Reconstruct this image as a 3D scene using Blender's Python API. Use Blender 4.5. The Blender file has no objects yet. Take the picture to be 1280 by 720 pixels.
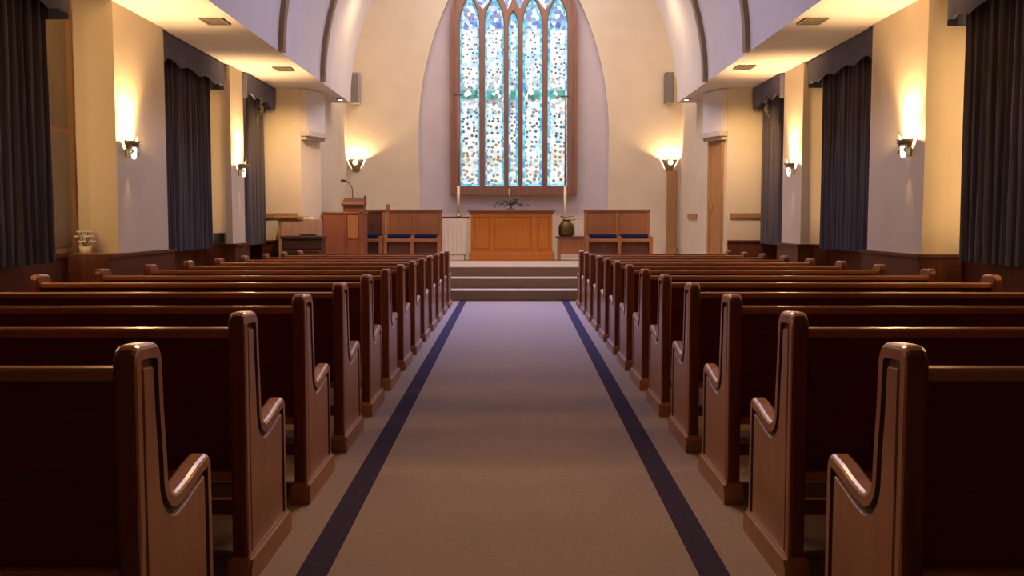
import bpy, bmesh, math, random
from mathutils import Vector, Matrix
random.seed(7)
S = bpy.context.scene
C = S.collection
PI = math.pi

# ------------------------------------------------------------------ materials
def base_mat(name, rough=0.6, spec=0.5, metal=0.0, coat=0.0):
    m = bpy.data.materials.new(name); m.use_nodes = True
    nt = m.node_tree; b = nt.nodes['Principled BSDF']
    b.inputs['Roughness'].default_value = rough
    b.inputs['Metallic'].default_value = metal
    b.inputs['Specular IOR Level'].default_value = spec
    b.inputs['Coat Weight'].default_value = coat
    b.inputs['Coat Roughness'].default_value = 0.2
    return m, nt, b

def ramp_mat(name, c1, c2, scale=(1, 1, 1), nscale=5, detail=4, rough=0.6, bump=0.0, bscale=60, spec=0.5, metal=0.0, coat=0.0, lo=.3, hi=.7):
    m, nt, b = base_mat(name, rough, spec, metal, coat)
    tc = nt.nodes.new('ShaderNodeTexCoord'); mp = nt.nodes.new('ShaderNodeMapping')
    mp.inputs['Scale'].default_value = scale
    nt.links.new(tc.outputs['Object'], mp.inputs['Vector'])
    nz = nt.nodes.new('ShaderNodeTexNoise'); nz.inputs['Scale'].default_value = nscale; nz.inputs['Detail'].default_value = detail
    nt.links.new(mp.outputs['Vector'], nz.inputs['Vector'])
    cr = nt.nodes.new('ShaderNodeValToRGB')
    cr.color_ramp.elements[0].color = (*c1, 1); cr.color_ramp.elements[1].color = (*c2, 1)
    cr.color_ramp.elements[0].position = lo; cr.color_ramp.elements[1].position = hi
    nt.links.new(nz.outputs['Fac'], cr.inputs['Fac'])
    nt.links.new(cr.outputs['Color'], b.inputs['Base Color'])
    if bump:
        n2 = nt.nodes.new('ShaderNodeTexNoise'); n2.inputs['Scale'].default_value = bscale; n2.inputs['Detail'].default_value = 3
        nt.links.new(mp.outputs['Vector'], n2.inputs['Vector'])
        bp = nt.nodes.new('ShaderNodeBump'); bp.inputs['Strength'].default_value = bump; bp.inputs['Distance'].default_value = 0.01
        nt.links.new(n2.outputs['Fac'], bp.inputs['Height']); nt.links.new(bp.outputs['Normal'], b.inputs['Normal'])
    return m

def emit_mat(name, color, strength):
    m = bpy.data.materials.new(name); m.use_nodes = True
    nt = m.node_tree; b = nt.nodes['Principled BSDF']
    b.inputs['Base Color'].default_value = (*color, 1)
    b.inputs['Emission Color'].default_value = (*color, 1)
    b.inputs['Emission Strength'].default_value = strength
    return m

WALL = ramp_mat('plaster', (.60, .515, .40), (.65, .565, .44), nscale=2, rough=.85, bump=.05, bscale=40, spec=.2)
NICHE = ramp_mat('niche_lilac_light_plaster', (.50, .45, .50), (.54, .49, .54), nscale=2, rough=.85, spec=.2)  # cool lilac light of the recess put into the plaster colour
CEIL = ramp_mat('ceiling_plaster', (.62, .57, .55), (.67, .62, .60), nscale=1.5, rough=.9, spec=.15)
RIB = ramp_mat('rib_wood', (.22, .14, .062), (.28, .18, .085), scale=(1, 1, 1), nscale=6, rough=.6)
CARPET = ramp_mat('carpet', (.29, .212, .165), (.35, .262, .21), nscale=45, detail=8, rough=1.0, bump=.4, bscale=350, spec=.05)
RISERSHADE = ramp_mat('riser_shade_carpet', (.21, .135, .08), (.25, .165, .10), nscale=60, rough=1.0, bump=.3, bscale=300, spec=.05)
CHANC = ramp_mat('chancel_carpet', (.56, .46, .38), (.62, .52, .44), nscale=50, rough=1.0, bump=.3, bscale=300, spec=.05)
STRIPE = ramp_mat('stripe_carpet', (.035, .026, .045), (.055, .042, .068), nscale=70, rough=1.0, bump=.3, bscale=350, spec=.05)
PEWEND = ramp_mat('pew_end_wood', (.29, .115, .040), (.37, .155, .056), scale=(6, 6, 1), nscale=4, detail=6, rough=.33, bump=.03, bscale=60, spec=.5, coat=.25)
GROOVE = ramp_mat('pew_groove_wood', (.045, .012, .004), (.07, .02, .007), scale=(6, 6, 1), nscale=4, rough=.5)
EDGESHADE = ramp_mat('pew_edge_shade_wood', (.11, .022, .007), (.16, .036, .012), scale=(6, 6, 1), nscale=4, detail=6, rough=.38, spec=.4)  # shade on the back edges put into the wood colour
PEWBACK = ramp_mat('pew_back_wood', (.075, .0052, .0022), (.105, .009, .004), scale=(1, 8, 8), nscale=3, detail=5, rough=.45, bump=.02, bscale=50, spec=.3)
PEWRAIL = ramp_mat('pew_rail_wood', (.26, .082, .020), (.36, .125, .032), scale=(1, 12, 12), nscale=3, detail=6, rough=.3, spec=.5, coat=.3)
WAINS = ramp_mat('wainscot_wood', (.085, .021, .009), (.13, .035, .015), scale=(6, 6, 1), nscale=3, detail=5, rough=.45, spec=.4)
LEDGE = ramp_mat('lit_ledge_pole_wood', (.27, .14, .055), (.34, .18, .075), scale=(2, 2, 2), nscale=3, rough=.5)
ALTAR = ramp_mat('altar_oak', (.50, .155, .018), (.60, .20, .028), scale=(8, 8, 1), nscale=3, detail=6, rough=.4, spec=.4)
ALTARTOP = ramp_mat('altar_top_oak', (.22, .09, .035), (.29, .125, .05), scale=(1, 8, 8), nscale=3, rough=.4)
CHOIR = ramp_mat('choir_oak', (.36, .14, .052), (.46, .19, .075), scale=(8, 8, 1), nscale=3, detail=6, rough=.42, spec=.4)
CHOIRD = ramp_mat('choir_oak_dark', (.09, .028, .012), (.13, .045, .02), scale=(8, 8, 1), nscale=3, rough=.5)
PULPIT = ramp_mat('pulpit_oak', (.22, .07, .036), (.29, .10, .052), scale=(8, 8, 1), nscale=3, detail=6, rough=.42, spec=.4)
ORGAN = ramp_mat('organ_wood', (.06, .022, .013), (.09, .034, .02), scale=(1, 8, 8), nscale=3, rough=.35)
WINWOOD = ramp_mat('tracery_wood', (.18, .082, .055), (.25, .12, .08), scale=(8, 8, 1), nscale=3, detail=5, rough=.5)
POSTW = ramp_mat('post_wood', (.30, .15, .05), (.38, .20, .075), scale=(8, 8, 1), nscale=3, rough=.5)
CURT = ramp_mat('curtain_cloth', (.042, .037, .045), (.12, .105, .115), scale=(9, 9, .12), nscale=4, rough=.9, bump=.1, bscale=200, spec=.1)
VALC = ramp_mat('valance_cloth', (.10, .10, .15), (.13, .13, .19), nscale=8, rough=.9, bump=.1, bscale=200, spec=.1)
NAVY = ramp_mat('navy_cloth', (.012, .016, .055), (.02, .026, .08), nscale=30, rough=.9, bump=.2, bscale=200, spec=.1)
CREAM = ramp_mat('cream_cloth', (.80, .69, .54), (.86, .75, .60), nscale=6, rough=.9)
BRASS = ramp_mat('brass', (.42, .28, .10), (.55, .38, .15), nscale=10, rough=.32, metal=.9)
DBRASS = ramp_mat('aged_brass', (.10, .065, .018), (.17, .11, .035), nscale=10, rough=.4, metal=.6)
BRONZE = ramp_mat('sconce_bronze', (.25, .19, .11), (.40, .31, .19), nscale=20, rough=.35, metal=.7)
IRON = ramp_mat('silver_iron', (.06, .065, .08), (.16, .16, .18), nscale=40, rough=.4, metal=.6)
BLACK = ramp_mat('black_plastic', (.015, .015, .016), (.025, .025, .026), nscale=20, rough=.5)
GREY = ramp_mat('grey_casing', (.13, .115, .11), (.17, .15, .145), nscale=20, rough=.6)
LGREY = ramp_mat('light_casing', (.30, .27, .28), (.34, .31, .32), nscale=20, rough=.6)
VENTM = ramp_mat('vent_metal', (.13, .10, .075), (.19, .15, .11), nscale=20, rough=.6)
STONE = ramp_mat('cornice_plaster', (.46, .40, .36), (.52, .46, .41), nscale=8, rough=.8)
FLOW = ramp_mat('white_petals', (.55, .50, .42), (.75, .70, .62), nscale=30, rough=.8)
LEAFM = ramp_mat('dry_leaf', (.12, .11, .06), (.22, .20, .12), nscale=30, rough=.7)
PAPER = ramp_mat('paper', (.62, .52, .45), (.70, .60, .52), nscale=8, rough=.9)
GOLD = ramp_mat('gold_cord', (.42, .30, .13), (.58, .44, .22), nscale=30, rough=.5)
WAX = ramp_mat('candle_wax', (.72, .55, .36), (.80, .63, .43), nscale=4, rough=.5)
BULB = emit_mat('warm_bulb', (1, .86, .62), 6)
BULBW = emit_mat('warm_tube', (1, .88, .68), 2.5)
GLASSPANE = ramp_mat('dim_window_glass', (.12, .08, .045), (.18, .125, .075), scale=(1, 1, .3), nscale=2, rough=.25)

def glass_mat():
    m = bpy.data.materials.new('stained_glass'); m.use_nodes = True
    nt = m.node_tree; N = nt.nodes; L = nt.links
    b = N['Principled BSDF']; b.inputs['Roughness'].default_value = .3
    tc = N.new('ShaderNodeTexCoord'); sep = N.new('ShaderNodeSeparateXYZ')
    L.new(tc.outputs['Object'], sep.inputs[0])
    comb = N.new('ShaderNodeCombineXYZ'); L.new(sep.outputs['X'], comb.inputs[0]); L.new(sep.outputs['Z'], comb.inputs[1])
    def vor(scale, rnd=1.0, feature='F1', off=0):
        mp = N.new('ShaderNodeMapping'); mp.inputs['Location'].default_value = (off, off * .7, 0)
        L.new(comb.outputs[0], mp.inputs[0])
        v = N.new('ShaderNodeTexVoronoi'); v.voronoi_dimensions = '2D'; v.feature = feature
        v.inputs['Scale'].default_value = scale; v.inputs['Randomness'].default_value = rnd
        L.new(mp.outputs[0], v.inputs['Vector']); return v
    def math_(op, a, bb):
        n = N.new('ShaderNodeMath'); n.operation = op
        for i, q in enumerate((a, bb)):
            if isinstance(q, (int, float)): n.inputs[i].default_value = q
            else: L.new(q, n.inputs[i])
        return n.outputs[0]
    def mix(f, a, bb):
        n = N.new('ShaderNodeMix'); n.data_type = 'RGBA'
        if isinstance(f, (int, float)): n.inputs[0].default_value = f
        else: L.new(f, n.inputs[0])
        for i, q in ((6, a), (7, bb)):
            if isinstance(q, tuple): n.inputs[i].default_value = (*q, 1)
            else: L.new(q, n.inputs[i])
        return n.outputs[2]
    def band(z0, z1, soft=.04):
        a = N.new('ShaderNodeMapRange'); a.inputs[1].default_value = z0 - soft; a.inputs[2].default_value = z0 + soft
        L.new(sep.outputs['Z'], a.inputs[0])
        c = N.new('ShaderNodeMapRange'); c.inputs[1].default_value = z1 - soft; c.inputs[2].default_value = z1 + soft
        c.inputs[3].default_value = 1; c.inputs[4].default_value = 0
        L.new(sep.outputs['Z'], c.inputs[0])
        return math_('MULTIPLY', a.outputs[0], c.outputs[0])
    def ramp(fac, stops):
        cr = N.new('ShaderNodeValToRGB'); cr.color_ramp.interpolation = 'CONSTANT'
        e = cr.color_ramp.elements
        e[0].position = 0; e[0].color = (*stops[0][1], 1)
        e[1].position = stops[1][0]; e[1].color = (*stops[1][1], 1)
        for p_, c_ in stops[2:]:
            q = e.new(p_); q.color = (*c_, 1)
        L.new(fac, cr.inputs[0]); return cr.outputs[0]
    white = (1.0, .97, .95)
    # faint tints of the small quarries
    v0 = vor(11, 1, off=3.1); s0 = N.new('ShaderNodeSeparateColor'); L.new(v0.outputs['Color'], s0.inputs[0])
    tint = ramp(s0.outputs[0], [(0, white), (.40, (.70, .88, .93)), (.6, (.97, .95, .86)), (.70, (.88, .82, .86)), (.78, (.50, .80, .92)), (.92, white)])
    # lead lines
    ve = vor(11, 1, 'DISTANCE_TO_EDGE', 3.1)
    lead = math_('LESS_THAN', ve.outputs['Distance'], .045)
    col = mix(math_('MULTIPLY', lead, .42), tint, (.30, .30, .33))
    # small jewels
    v1 = vor(9.5, .75, off=.4); s1 = N.new('ShaderNodeSeparateColor'); L.new(v1.outputs['Color'], s1.inputs[0])
    jew = ramp(s1.outputs[1], [(0, (.02, .07, .20)), (.25, (.14, .03, .04)), (.38, (.01, .16, .20)), (.6, (.02, .10, .07)), (.75, (.08, .06, .07)), (.92, (.28, .10, .02))])
    dens = N.new('ShaderNodeMapRange'); dens.inputs[1].default_value = 2.0; dens.inputs[2].default_value = 5.4
    dens.inputs[3].default_value = .34; dens.inputs[4].default_value = .17; L.new(sep.outputs['Z'], dens.inputs[0])
    dot = math_('LESS_THAN', v1.outputs['Distance'], dens.outputs[0])
    keep = math_('GREATER_THAN', s1.outputs[2], .12)
    col = mix(math_('MULTIPLY', math_('MULTIPLY', dot, keep), .97), col, jew)
    # crowded coloured bands
    v2 = vor(11.5, 1, off=1.7); s2 = N.new('ShaderNodeSeparateColor'); L.new(v2.outputs['Color'], s2.inputs[0])
    green = ramp(s2.outputs[0], [(0, (.02, .30, .22)), (.22, (.02, .16, .15)), (.4, (.05, .42, .36)), (.58, white), (.72, (.25, .10, .10)), (.82, (.10, .42, .55)), (.9, white)])
    soft = ramp(s2.outputs[1], [(0, (.20, .45, .50)), (.16, white), (.55, (.25, .08, .09)), (.68, white), (.85, (.10, .22, .25))])
    col = mix(math_('MULTIPLY', band(3.62, 4.42), .5), col, soft)
    col = mix(math_('MULTIPLY', band(3.92, 4.14), .95), col, green)
    blue = ramp(s2.outputs[2], [(0, (.02, .10, .50)), (.2, (.04, .28, .75)), (.34, (.12, .10, .45)), (.44, white), (.62, (.25, .62, .85)), (.74, (.80, .74, .92)), (.88, (.04, .25, .62))])
    col = mix(math_('MULTIPLY', band(5.43, 5.60), .95), col, blue)
    col = mix(math_('MULTIPLY', band(5.60, 6.35), .75), col, blue)
    top = ramp(s2.outputs[0], [(0, (.05, .42, .50)), (.25, white), (.5, (.10, .45, .62)), (.65, (.55, .85, .80)), (.85, white)])
    col = mix(math_('MULTIPLY', band(6.30, 8), .8), col, top)
    amber = ramp(s2.outputs[2], [(0, (.75, .42, .10)), (.2, white), (.5, (.9, .75, .45)), (.62, white), (.86, (.35, .22, .10))])
    col = mix(math_('MULTIPLY', band(2.2, 2.9, .25), .35), col, amber)
    b.inputs['Base Color'].default_value = (.02, .02, .02, 1); L.new(col, b.inputs['Emission Color'])
    b.inputs['Emission Strength'].default_value = 1.08
    return m, vor, nt
GLASS, _, _ = glass_mat()
def border_mat():
    m = bpy.data.materials.new('glass_border'); m.use_nodes = True
    nt = m.node_tree; N = nt.nodes; L = nt.links; b = N['Principled BSDF']
    tc = N.new('ShaderNodeTexCoord')
    v = N.new('ShaderNodeTexVoronoi'); v.inputs['Scale'].default_value = 13; L.new(tc.outputs['Object'], v.inputs['Vector'])
    s = N.new('ShaderNodeSeparateColor'); L.new(v.outputs['Color'], s.inputs[0])
    cr = N.new('ShaderNodeValToRGB'); cr.color_ramp.interpolation = 'CONSTANT'; e = cr.color_ramp.elements
    e[0].color = (.10, .55, .68, 1); e[1].position = .3; e[1].color = (.30, .72, .86, 1)
    for p_, c_ in ((.55, (.06, .38, .52)), (.7, (.55, .80, .92)), (.85, (.10, .30, .70))):
        q = e.new(p_); q.color = (*c_, 1)
    L.new(s.outputs[0], cr.inputs[0]); b.inputs['Base Color'].default_value = (.01, .02, .03, 1); L.new(cr.outputs[0], b.inputs['Emission Color'])
    b.inputs['Emission Strength'].default_value = 1.1
    return m
GBORD = border_mat()

# ------------------------------------------------------------------ helpers
def link_mesh(name, bm, mat, parent=None, smooth=False):
    me = bpy.data.meshes.new(name); bmesh.ops.recalc_face_normals(bm, faces=bm.faces); bm.to_mesh(me); bm.free()
    o = bpy.data.objects.new(name, me); C.objects.link(o)
    for q in (mat if isinstance(mat, (list, tuple)) else [mat]): me.materials.append(q)
    if smooth:
        for p_ in me.polygons: p_.use_smooth = True
    if parent: o.parent = parent
    return o
def thing(name, label, cat, loc=(0, 0, 0), rz=0, group=None):
    o = bpy.data.objects.new(name, None); C.objects.link(o); o.location = loc; o.rotation_euler = (0, 0, rz)
    o.empty_display_size = .1
    o['label'] = label; o['category'] = cat
    if group: o['group'] = group
    return o
def tag(o, label, cat, group=None):
    o['label'] = label; o['category'] = cat
    if group: o['group'] = group
    return o
def struct(o, label=None):
    o['kind'] = 'structure'
    if label: o['label'] = label
    return o
def box(bm, x0, x1, y0, y1, z0, z1, bev=0.0, seg=2):
    r = bmesh.ops.create_cube(bm, size=1)
    bmesh.ops.scale(bm, vec=(abs(x1 - x0), abs(y1 - y0), abs(z1 - z0)), verts=r['verts'])
    bmesh.ops.translate(bm, vec=((x0 + x1) / 2, (y0 + y1) / 2, (z0 + z1) / 2), verts=r['verts'])
    if bev:
        es = list({e for v in r['verts'] for e in v.link_edges})
        bmesh.ops.bevel(bm, geom=es, offset=bev, segments=seg, profile=.5, affect='EDGES')
def NB(): return bmesh.new()
def mbox(name, mat, parent, *a, bev=.006):
    bm = NB(); box(bm, *a, bev=bev); return link_mesh(name, bm, mat, parent)
def prism(bm, pts, axis, a, b):
    """closed polygon pts (2D) extruded along axis 0/1/2 from a to b"""
    def mk(p, t):
        if axis == 0: return (t, p[0], p[1])
        if axis == 1: return (p[0], t, p[1])
        return (p[0], p[1], t)
    va = [bm.verts.new(mk(p, a)) for p in pts]; vb = [bm.verts.new(mk(p, b)) for p in pts]
    n = len(pts)
    fa = bm.faces.new(va); fb = bm.faces.new(vb[::-1])
    for i in range(n): bm.faces.new((va[i], vb[i], vb[(i + 1) % n], va[(i + 1) % n]))
    return fa, fb, va, vb
def lathe(bm, prof, c=(0, 0, 0), n=20, a0=0, a1=2 * PI, cap=False):
    full = abs(a1 - a0 - 2 * PI) < 1e-6
    cols = []
    for i in range(n if full else n + 1):
        a = a0 + (a1 - a0) * i / n
        cols.append([bm.verts.new((c[0] + r * math.cos(a), c[1] + r * math.sin(a), c[2] + z)) for r, z in prof])
    m = len(cols)
    for i in range(m if full else m - 1):
        A, B = cols[i], cols[(i + 1) % m]
        for k in range(len(prof) - 1):
            bm.faces.new((A[k], B[k], B[k + 1], A[k + 1]))
    bmesh.ops.remove_doubles(bm, verts=bm.verts, dist=1e-5)
def tube(bm, pts, r, n=8):
    pts = [Vector(p) for p in pts]; rs = r if isinstance(r, (list, tuple)) else [r] * len(pts)
    rings = []; up = Vector((0, 0, 1))
    for i, p in enumerate(pts):
        d = (pts[min(i + 1, len(pts) - 1)] - pts[max(i - 1, 0)]).normalized()
        u = d.cross(up)
        if u.length < .05: u = d.cross(Vector((1, 0, 0)))
        u.normalize(); v = d.cross(u)
        rings.append([bm.verts.new(p + (u * math.cos(2 * PI * k / n) + v * math.sin(2 * PI * k / n)) * rs[i]) for k in range(n)])
    for a, b in zip(rings, rings[1:]):
        for k in range(n): bm.faces.new((a[k], a[(k + 1) % n], b[(k + 1) % n], b[k]))
    bm.faces.new(rings[0][::-1]); bm.faces.new(rings[-1])
def dup(root, loc, rz=None, label=None):
    r = root.copy(); C.objects.link(r); r.location = loc
    if rz is not None: r.rotation_euler = (0, 0, rz)
    if label: r['label'] = label
    for ch in list(root.children):
        c = ch.copy(); C.objects.link(c); c.parent = r
        for g in list(ch.children):
            d = g.copy(); C.objects.link(d); d.parent = c
    return r
def strip_x(bm, pts, y0, y1):
    va = [bm.verts.new((p[0], y0, p[1])) for p in pts]; vb = [bm.verts.new((p[0], y1, p[1])) for p in pts]
    for i in range(len(pts) - 1): bm.faces.new((va[i], va[i + 1], vb[i + 1], vb[i]))

# ------------------------------------------------------------------ setting
XE, ZS = 3.12, 3.56           # soffit inner edge, soffit height
WX, PX = 4.55, 4.10           # window wall, pilaster face
YB = -3.6                     # wall behind the camera
END, PLAT, ARCH, BACK = 16.5, .51, 18.4, 21.0
bm = NB(); box(bm, -4.9, 4.9, YB - .2, END + .3, -.1, 0); struct(link_mesh('floor', bm, CARPET))
# indigo border stripes, flaring a little towards the chancel
for i, q in enumerate([((-.832, -.717), (-.892, -.785)), ((.68, .795), (.785, .90))]):
    bm = NB()
    (a, b), (c, d) = q
    t0 = (YB - 3.5) / 12.1
    pts = [(a + (c - a) * t0, YB), (b + (d - b) * t0, YB), (d, 15.79), (c, 15.79)]
    prism(bm, pts, 2, 0.0, .004); struct(link_mesh('trim_%d' % (i + 1), bm, STRIPE))
# chancel platform and its three steps
bm = NB(); prism(bm, [(-2.55, 16.84), (2.75, 16.84), (2.75, 16.5), (3.62, 16.5), (3.40, 17.1), (3.62, 21.4), (-3.62, 21.4), (-3.40, 17.1), (-3.62, 16.5), (-2.55, 16.5)], 2, 0, PLAT)
struct(link_mesh('floor_chancel', bm, CHANC))
rise = PLAT / 3
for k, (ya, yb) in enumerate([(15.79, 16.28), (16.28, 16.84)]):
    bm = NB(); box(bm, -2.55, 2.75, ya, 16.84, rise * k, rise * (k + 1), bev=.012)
    o = struct(link_mesh('floor_step', bm, [RISERSHADE]))
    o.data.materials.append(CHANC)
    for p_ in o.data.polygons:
        if p_.normal.z > .5: p_.material_index = 1  # treads paler than risers: light from above painted into the carpet
bm = NB(); box(bm, -2.55, 2.75, 16.832, 16.845, rise * 2, PLAT - .012); struct(link_mesh('floor_riser', bm, RISERSHADE))

# side walls with pilasters (one continuous plan polygon per side)
PIL = {-1: [(.9, 2.4), (5.3, 6.75), (9.95, 11.38), (14.0, 14.66)], 1: [(.9, 2.4), (5.3, 6.75), (9.68, 11.17), (13.78, 14.74)]}
def wall_plan(s):
    pil = PIL[s]
    p_ = [(WX, YB)]
    for a, b in pil: p_ += [(WX, a), (PX, a), (PX, b), (WX, b)]
    p_ += [(WX, END), (3.64, END), (3.42, 17.1), (3.62, BACK), (3.62, BACK + .4), (5.0, BACK + .4), (5.0, YB)]
    return [(x * s, y) for x, y in p_]
for s, nm in ((-1, 'wall_left'), (1, 'wall_right')):
    bm = NB(); prism(bm, wall_plan(s), 2, -.05, ZS + .005); struct(link_mesh(nm, bm, WALL))
bm = NB(); box(bm, -5, 5, YB - .2, YB, 0, 8.2); struct(link_mesh('wall_rear', bm, WALL))
# side aisle ceilings
for s, nm in ((-1, 'ceiling_left'), (1, 'ceiling_right')):
    bm = NB(); x0, x1 = sorted((s * XE, s * 5.0)); box(bm, x0, x1, YB, ARCH, ZS, ZS + .12); struct(link_mesh(nm, bm, CEIL))
# pointed vault
R = 4.4
def vault_pts(r, n=26, z0=0.0):
    apex = math.acos((R - XE) / R)
    out = []
    for i in range(n + 1):
        a = apex * i / n
        out.append((XE - R + r * math.cos(a), ZS + r * math.sin(a)))
    return out
def arch_both(r):
    rt = vault_pts(r); rt = [(max(x, 0), z) for x, z in rt]
    return rt + [(-x, z) for x, z in rt[::-1][1:]]
bm = NB(); strip_x(bm, arch_both(R), YB, ARCH)
o = struct(link_mesh('ceiling_vault', bm, CEIL, smooth=True))
# raised wall over the chancel arch, seen from the altar side
bm = NB()
rt = arch_both(R)
outer = [(3.7, ZS)] + [(3.7, 8.3), (-3.7, 8.3), (-3.7, ZS)]
prism(bm, rt + outer[::-1], 1, ARCH, ARCH + .14); struct(link_mesh('wall_arch', bm, CEIL))
# ribs
for i, y in enumerate((12.95, 15.72)):
    bm = NB(); a = arch_both(R + .01); b = arch_both(R - .07)
    prism(bm, a + b[::-1], 1, y - .075, y + .075); struct(link_mesh('trim_%d' % (i + 3), bm, RIB, smooth=False))
# chancel upper side walls and roof
for s, nm in ((-1, 'wall_chancel_left'), (1, 'wall_chancel_right')):
    bm = NB(); x0, x1 = sorted((s * 3.62, s * 3.8)); box(bm, x0, x1, ARCH - .1, BACK + .3, ZS, 8.3); struct(link_mesh(nm, bm, WALL))
bm = NB(); box(bm, -3.8, 3.8, ARCH, BACK + .4, 8.3, 8.42); struct(link_mesh('ceiling_chancel', bm, CEIL))
# back wall with a pointed niche round the window
def pointed(hw, zs, r, n=18, z0=None):
    """outline, starting bottom right going up over the apex to bottom left"""
    pts = []
    if z0 is not None: pts.append((hw, z0))
    am = math.acos((r - hw) / r)
    rt = [(hw - r + r * math.cos(am * i / n), zs + r * math.sin(am * i / n)) for i in range(n + 1)]
    pts += rt + [(-x, z) for x, z in rt[::-1][1:]]
    if z0 is not None: pts.append((-hw, z0))
    return pts
def plate(name, outer, holes, y0, y1, mat, parent=None, bev=0.0):
    """flat plate with holes, standing in the XZ plane between y0 and y1"""
    cu = bpy.data.curves.new(name, 'CURVE'); cu.dimensions = '2D'; cu.fill_mode = 'BOTH'
    cu.extrude = (y1 - y0) / 2; cu.bevel_depth = bev; cu.bevel_resolution = 1
    if bev: cu.offset = -bev
    for loop in [outer] + holes:
        sp = cu.splines.new('POLY'); sp.points.add(len(loop) - 1); sp.use_cyclic_u = True
        for i, q in enumerate(loop): sp.points[i].co = (q[0], q[1], 0, 1)
    t = bpy.data.objects.new(name + '_tmp', cu); C.objects.link(t)
    dg = bpy.context.evaluated_depsgraph_get(); me = bpy.data.meshes.new_from_object(t.evaluated_get(dg))
    bpy.data.objects.remove(t); bpy.data.curves.remove(cu)
    me.transform(Matrix.Translation((0, (y0 + y1) / 2, 0)) @ Matrix.Rotation(PI / 2, 4, 'X'))
    o = bpy.data.objects.new(name, me); C.objects.link(o); me.materials.clear(); me.materials.append(mat)
    for p_ in me.polygons: p_.material_index = 0
    if parent: o.parent = parent
    return o
niche = pointed(2.06, 3.2, 6.5, z0=1.42)
struct(plate('wall_back', [(3.8, 0), (3.8, 8.4), (-3.8, 8.4), (-3.8, 0)], [niche], BACK, BACK + .10, WALL))
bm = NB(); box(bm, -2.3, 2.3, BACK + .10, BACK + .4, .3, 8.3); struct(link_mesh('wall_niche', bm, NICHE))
# chair rails
def rail(nm, x0, x1, y0, y1, z0=1.36, z1=1.45):
    bm = NB(); box(bm, x0, x1, y0, y1, z0, z1, bev=.01); struct(link_mesh(nm, bm, POSTW))
rail('trim_5', 3.70, 4.42, END - .035, END)
rail('trim_6', -4.42, -3.70, END - .035, END)
for s, i in ((1, 7), (-1, 8)):
    bm = NB(); prism(bm, [(s * (3.42 + .2 * t), 17.1 + 3.9 * t) for t in (.3, .62)] + [(s * (3.42 + .2 * t - .03), 17.1 + 3.9 * t) for t in (.62, .3)], 2, 1.36, 1.45)
    struct(link_mesh('trim_%d' % i, bm, POSTW))
# splayed corner: cornice box over the doorway
for s, i in ((1, 9), (-1, 10)):
    d = Vector((3.42 - 3.64, 17.1 - 16.5)).normalized(); nrm = Vector((-d.y, d.x))   # into the room
    def pt(t, off): return ((3.64 + d.x * t + nrm.x * off) * s, 16.5 + d.y * t + nrm.y * off)
    bm = NB(); prism(bm, [pt(.02, .0), pt(.62, .0), pt(.62, .11), pt(.02, .11)], 2, 2.84, 3.55)
    struct(link_mesh('wall_header_' + ('right' if s > 0 else 'left'), bm, CEIL))
    bm = NB()
    prism(bm, [pt(-.01, 0), pt(.66, 0), pt(.66, .17), pt(-.01, .17)], 2, 2.76, 2.84)
    prism(bm, [pt(.02, 0), pt(.62, 0), pt(.62, .10), pt(.02, .10)], 2, 2.70, 2.76)
    struct(link_mesh('trim_%d' % i, bm, STONE))
    if s > 0:
        bm = NB(); prism(bm, [pt(.16, .0), pt(.48, .0), pt(.48, .03), pt(.16, .03)], 2, PLAT, 2.70)
        dr = struct(link_mesh('door_1', bm, POSTW))
        bm = NB(); box(bm, -.012, .012, -.012, .012, -.06, .06, bev=.004)
        h = link_mesh('door_handle', bm, BRASS, dr); p_ = pt(.42, .05); h.location = (p_[0], p_[1], 1.55)
        bm = NB()
        for a, b in ((.10, .16), (.48, .54)): prism(bm, [pt(a, 0), pt(b, 0), pt(b, .05), pt(a, .05)], 2, PLAT, 2.70)
        link_mesh('door_frame', bm, POSTW, dr)
# wainscot
def wains(s, nm):
    o_ = .05
    P = PIL[s]
    def outline(k):
        q = [(WX - k, YB)]
        for a, b in P:
            lead = .34 if s < 0 and 9 < a < 10 else k
            q += [(WX - k, a - lead), (PX - k, a - lead), (PX - k, b + k), (WX - k, b + k)]
        q += [(WX - k, END - k), (3.66, END - k), (3.66, END)]
        return q
    back = [(WX, END), (WX, YB)]
    bm = NB(); prism(bm, [(x * s, y) for x, y in outline(.05) + back], 2, 0, .955)
    o = struct(link_mesh('wall_panelling_' + nm, bm, WAINS))
    bm = NB(); prism(bm, [(x * s, y) for x, y in outline(.075) + back], 2, .955, .985)
    struct(link_mesh('trim_' + ('11' if s < 0 else '12'), bm, WAINS))
    if s < 0:
        bm = NB(); box(bm, -WX + .08, -PX + .06, 9.62, 9.95, .985, .992); struct(link_mesh('trim_13', bm, LEDGE))  # tan sheet: light on the ledge top painted as wood colour
wains(-1, 'left'); wains(1, 'right')
# aisle window beside the near left curtain
bm = NB(); box(bm, -4.55, -4.51, 7.0, 9.9, 1.0, 3.45)
w = struct(link_mesh('window_2', bm, POSTW))
bm = NB()
for y in (7.1, 7.8, 8.5, 9.2): box(bm, -4.508, -4.50, y, y + .56, 1.06, 2.2); box(bm, -4.508, -4.50, y, y + .56, 2.26, 3.4)
link_mesh('pane', bm, GLASSPANE, w)

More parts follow.
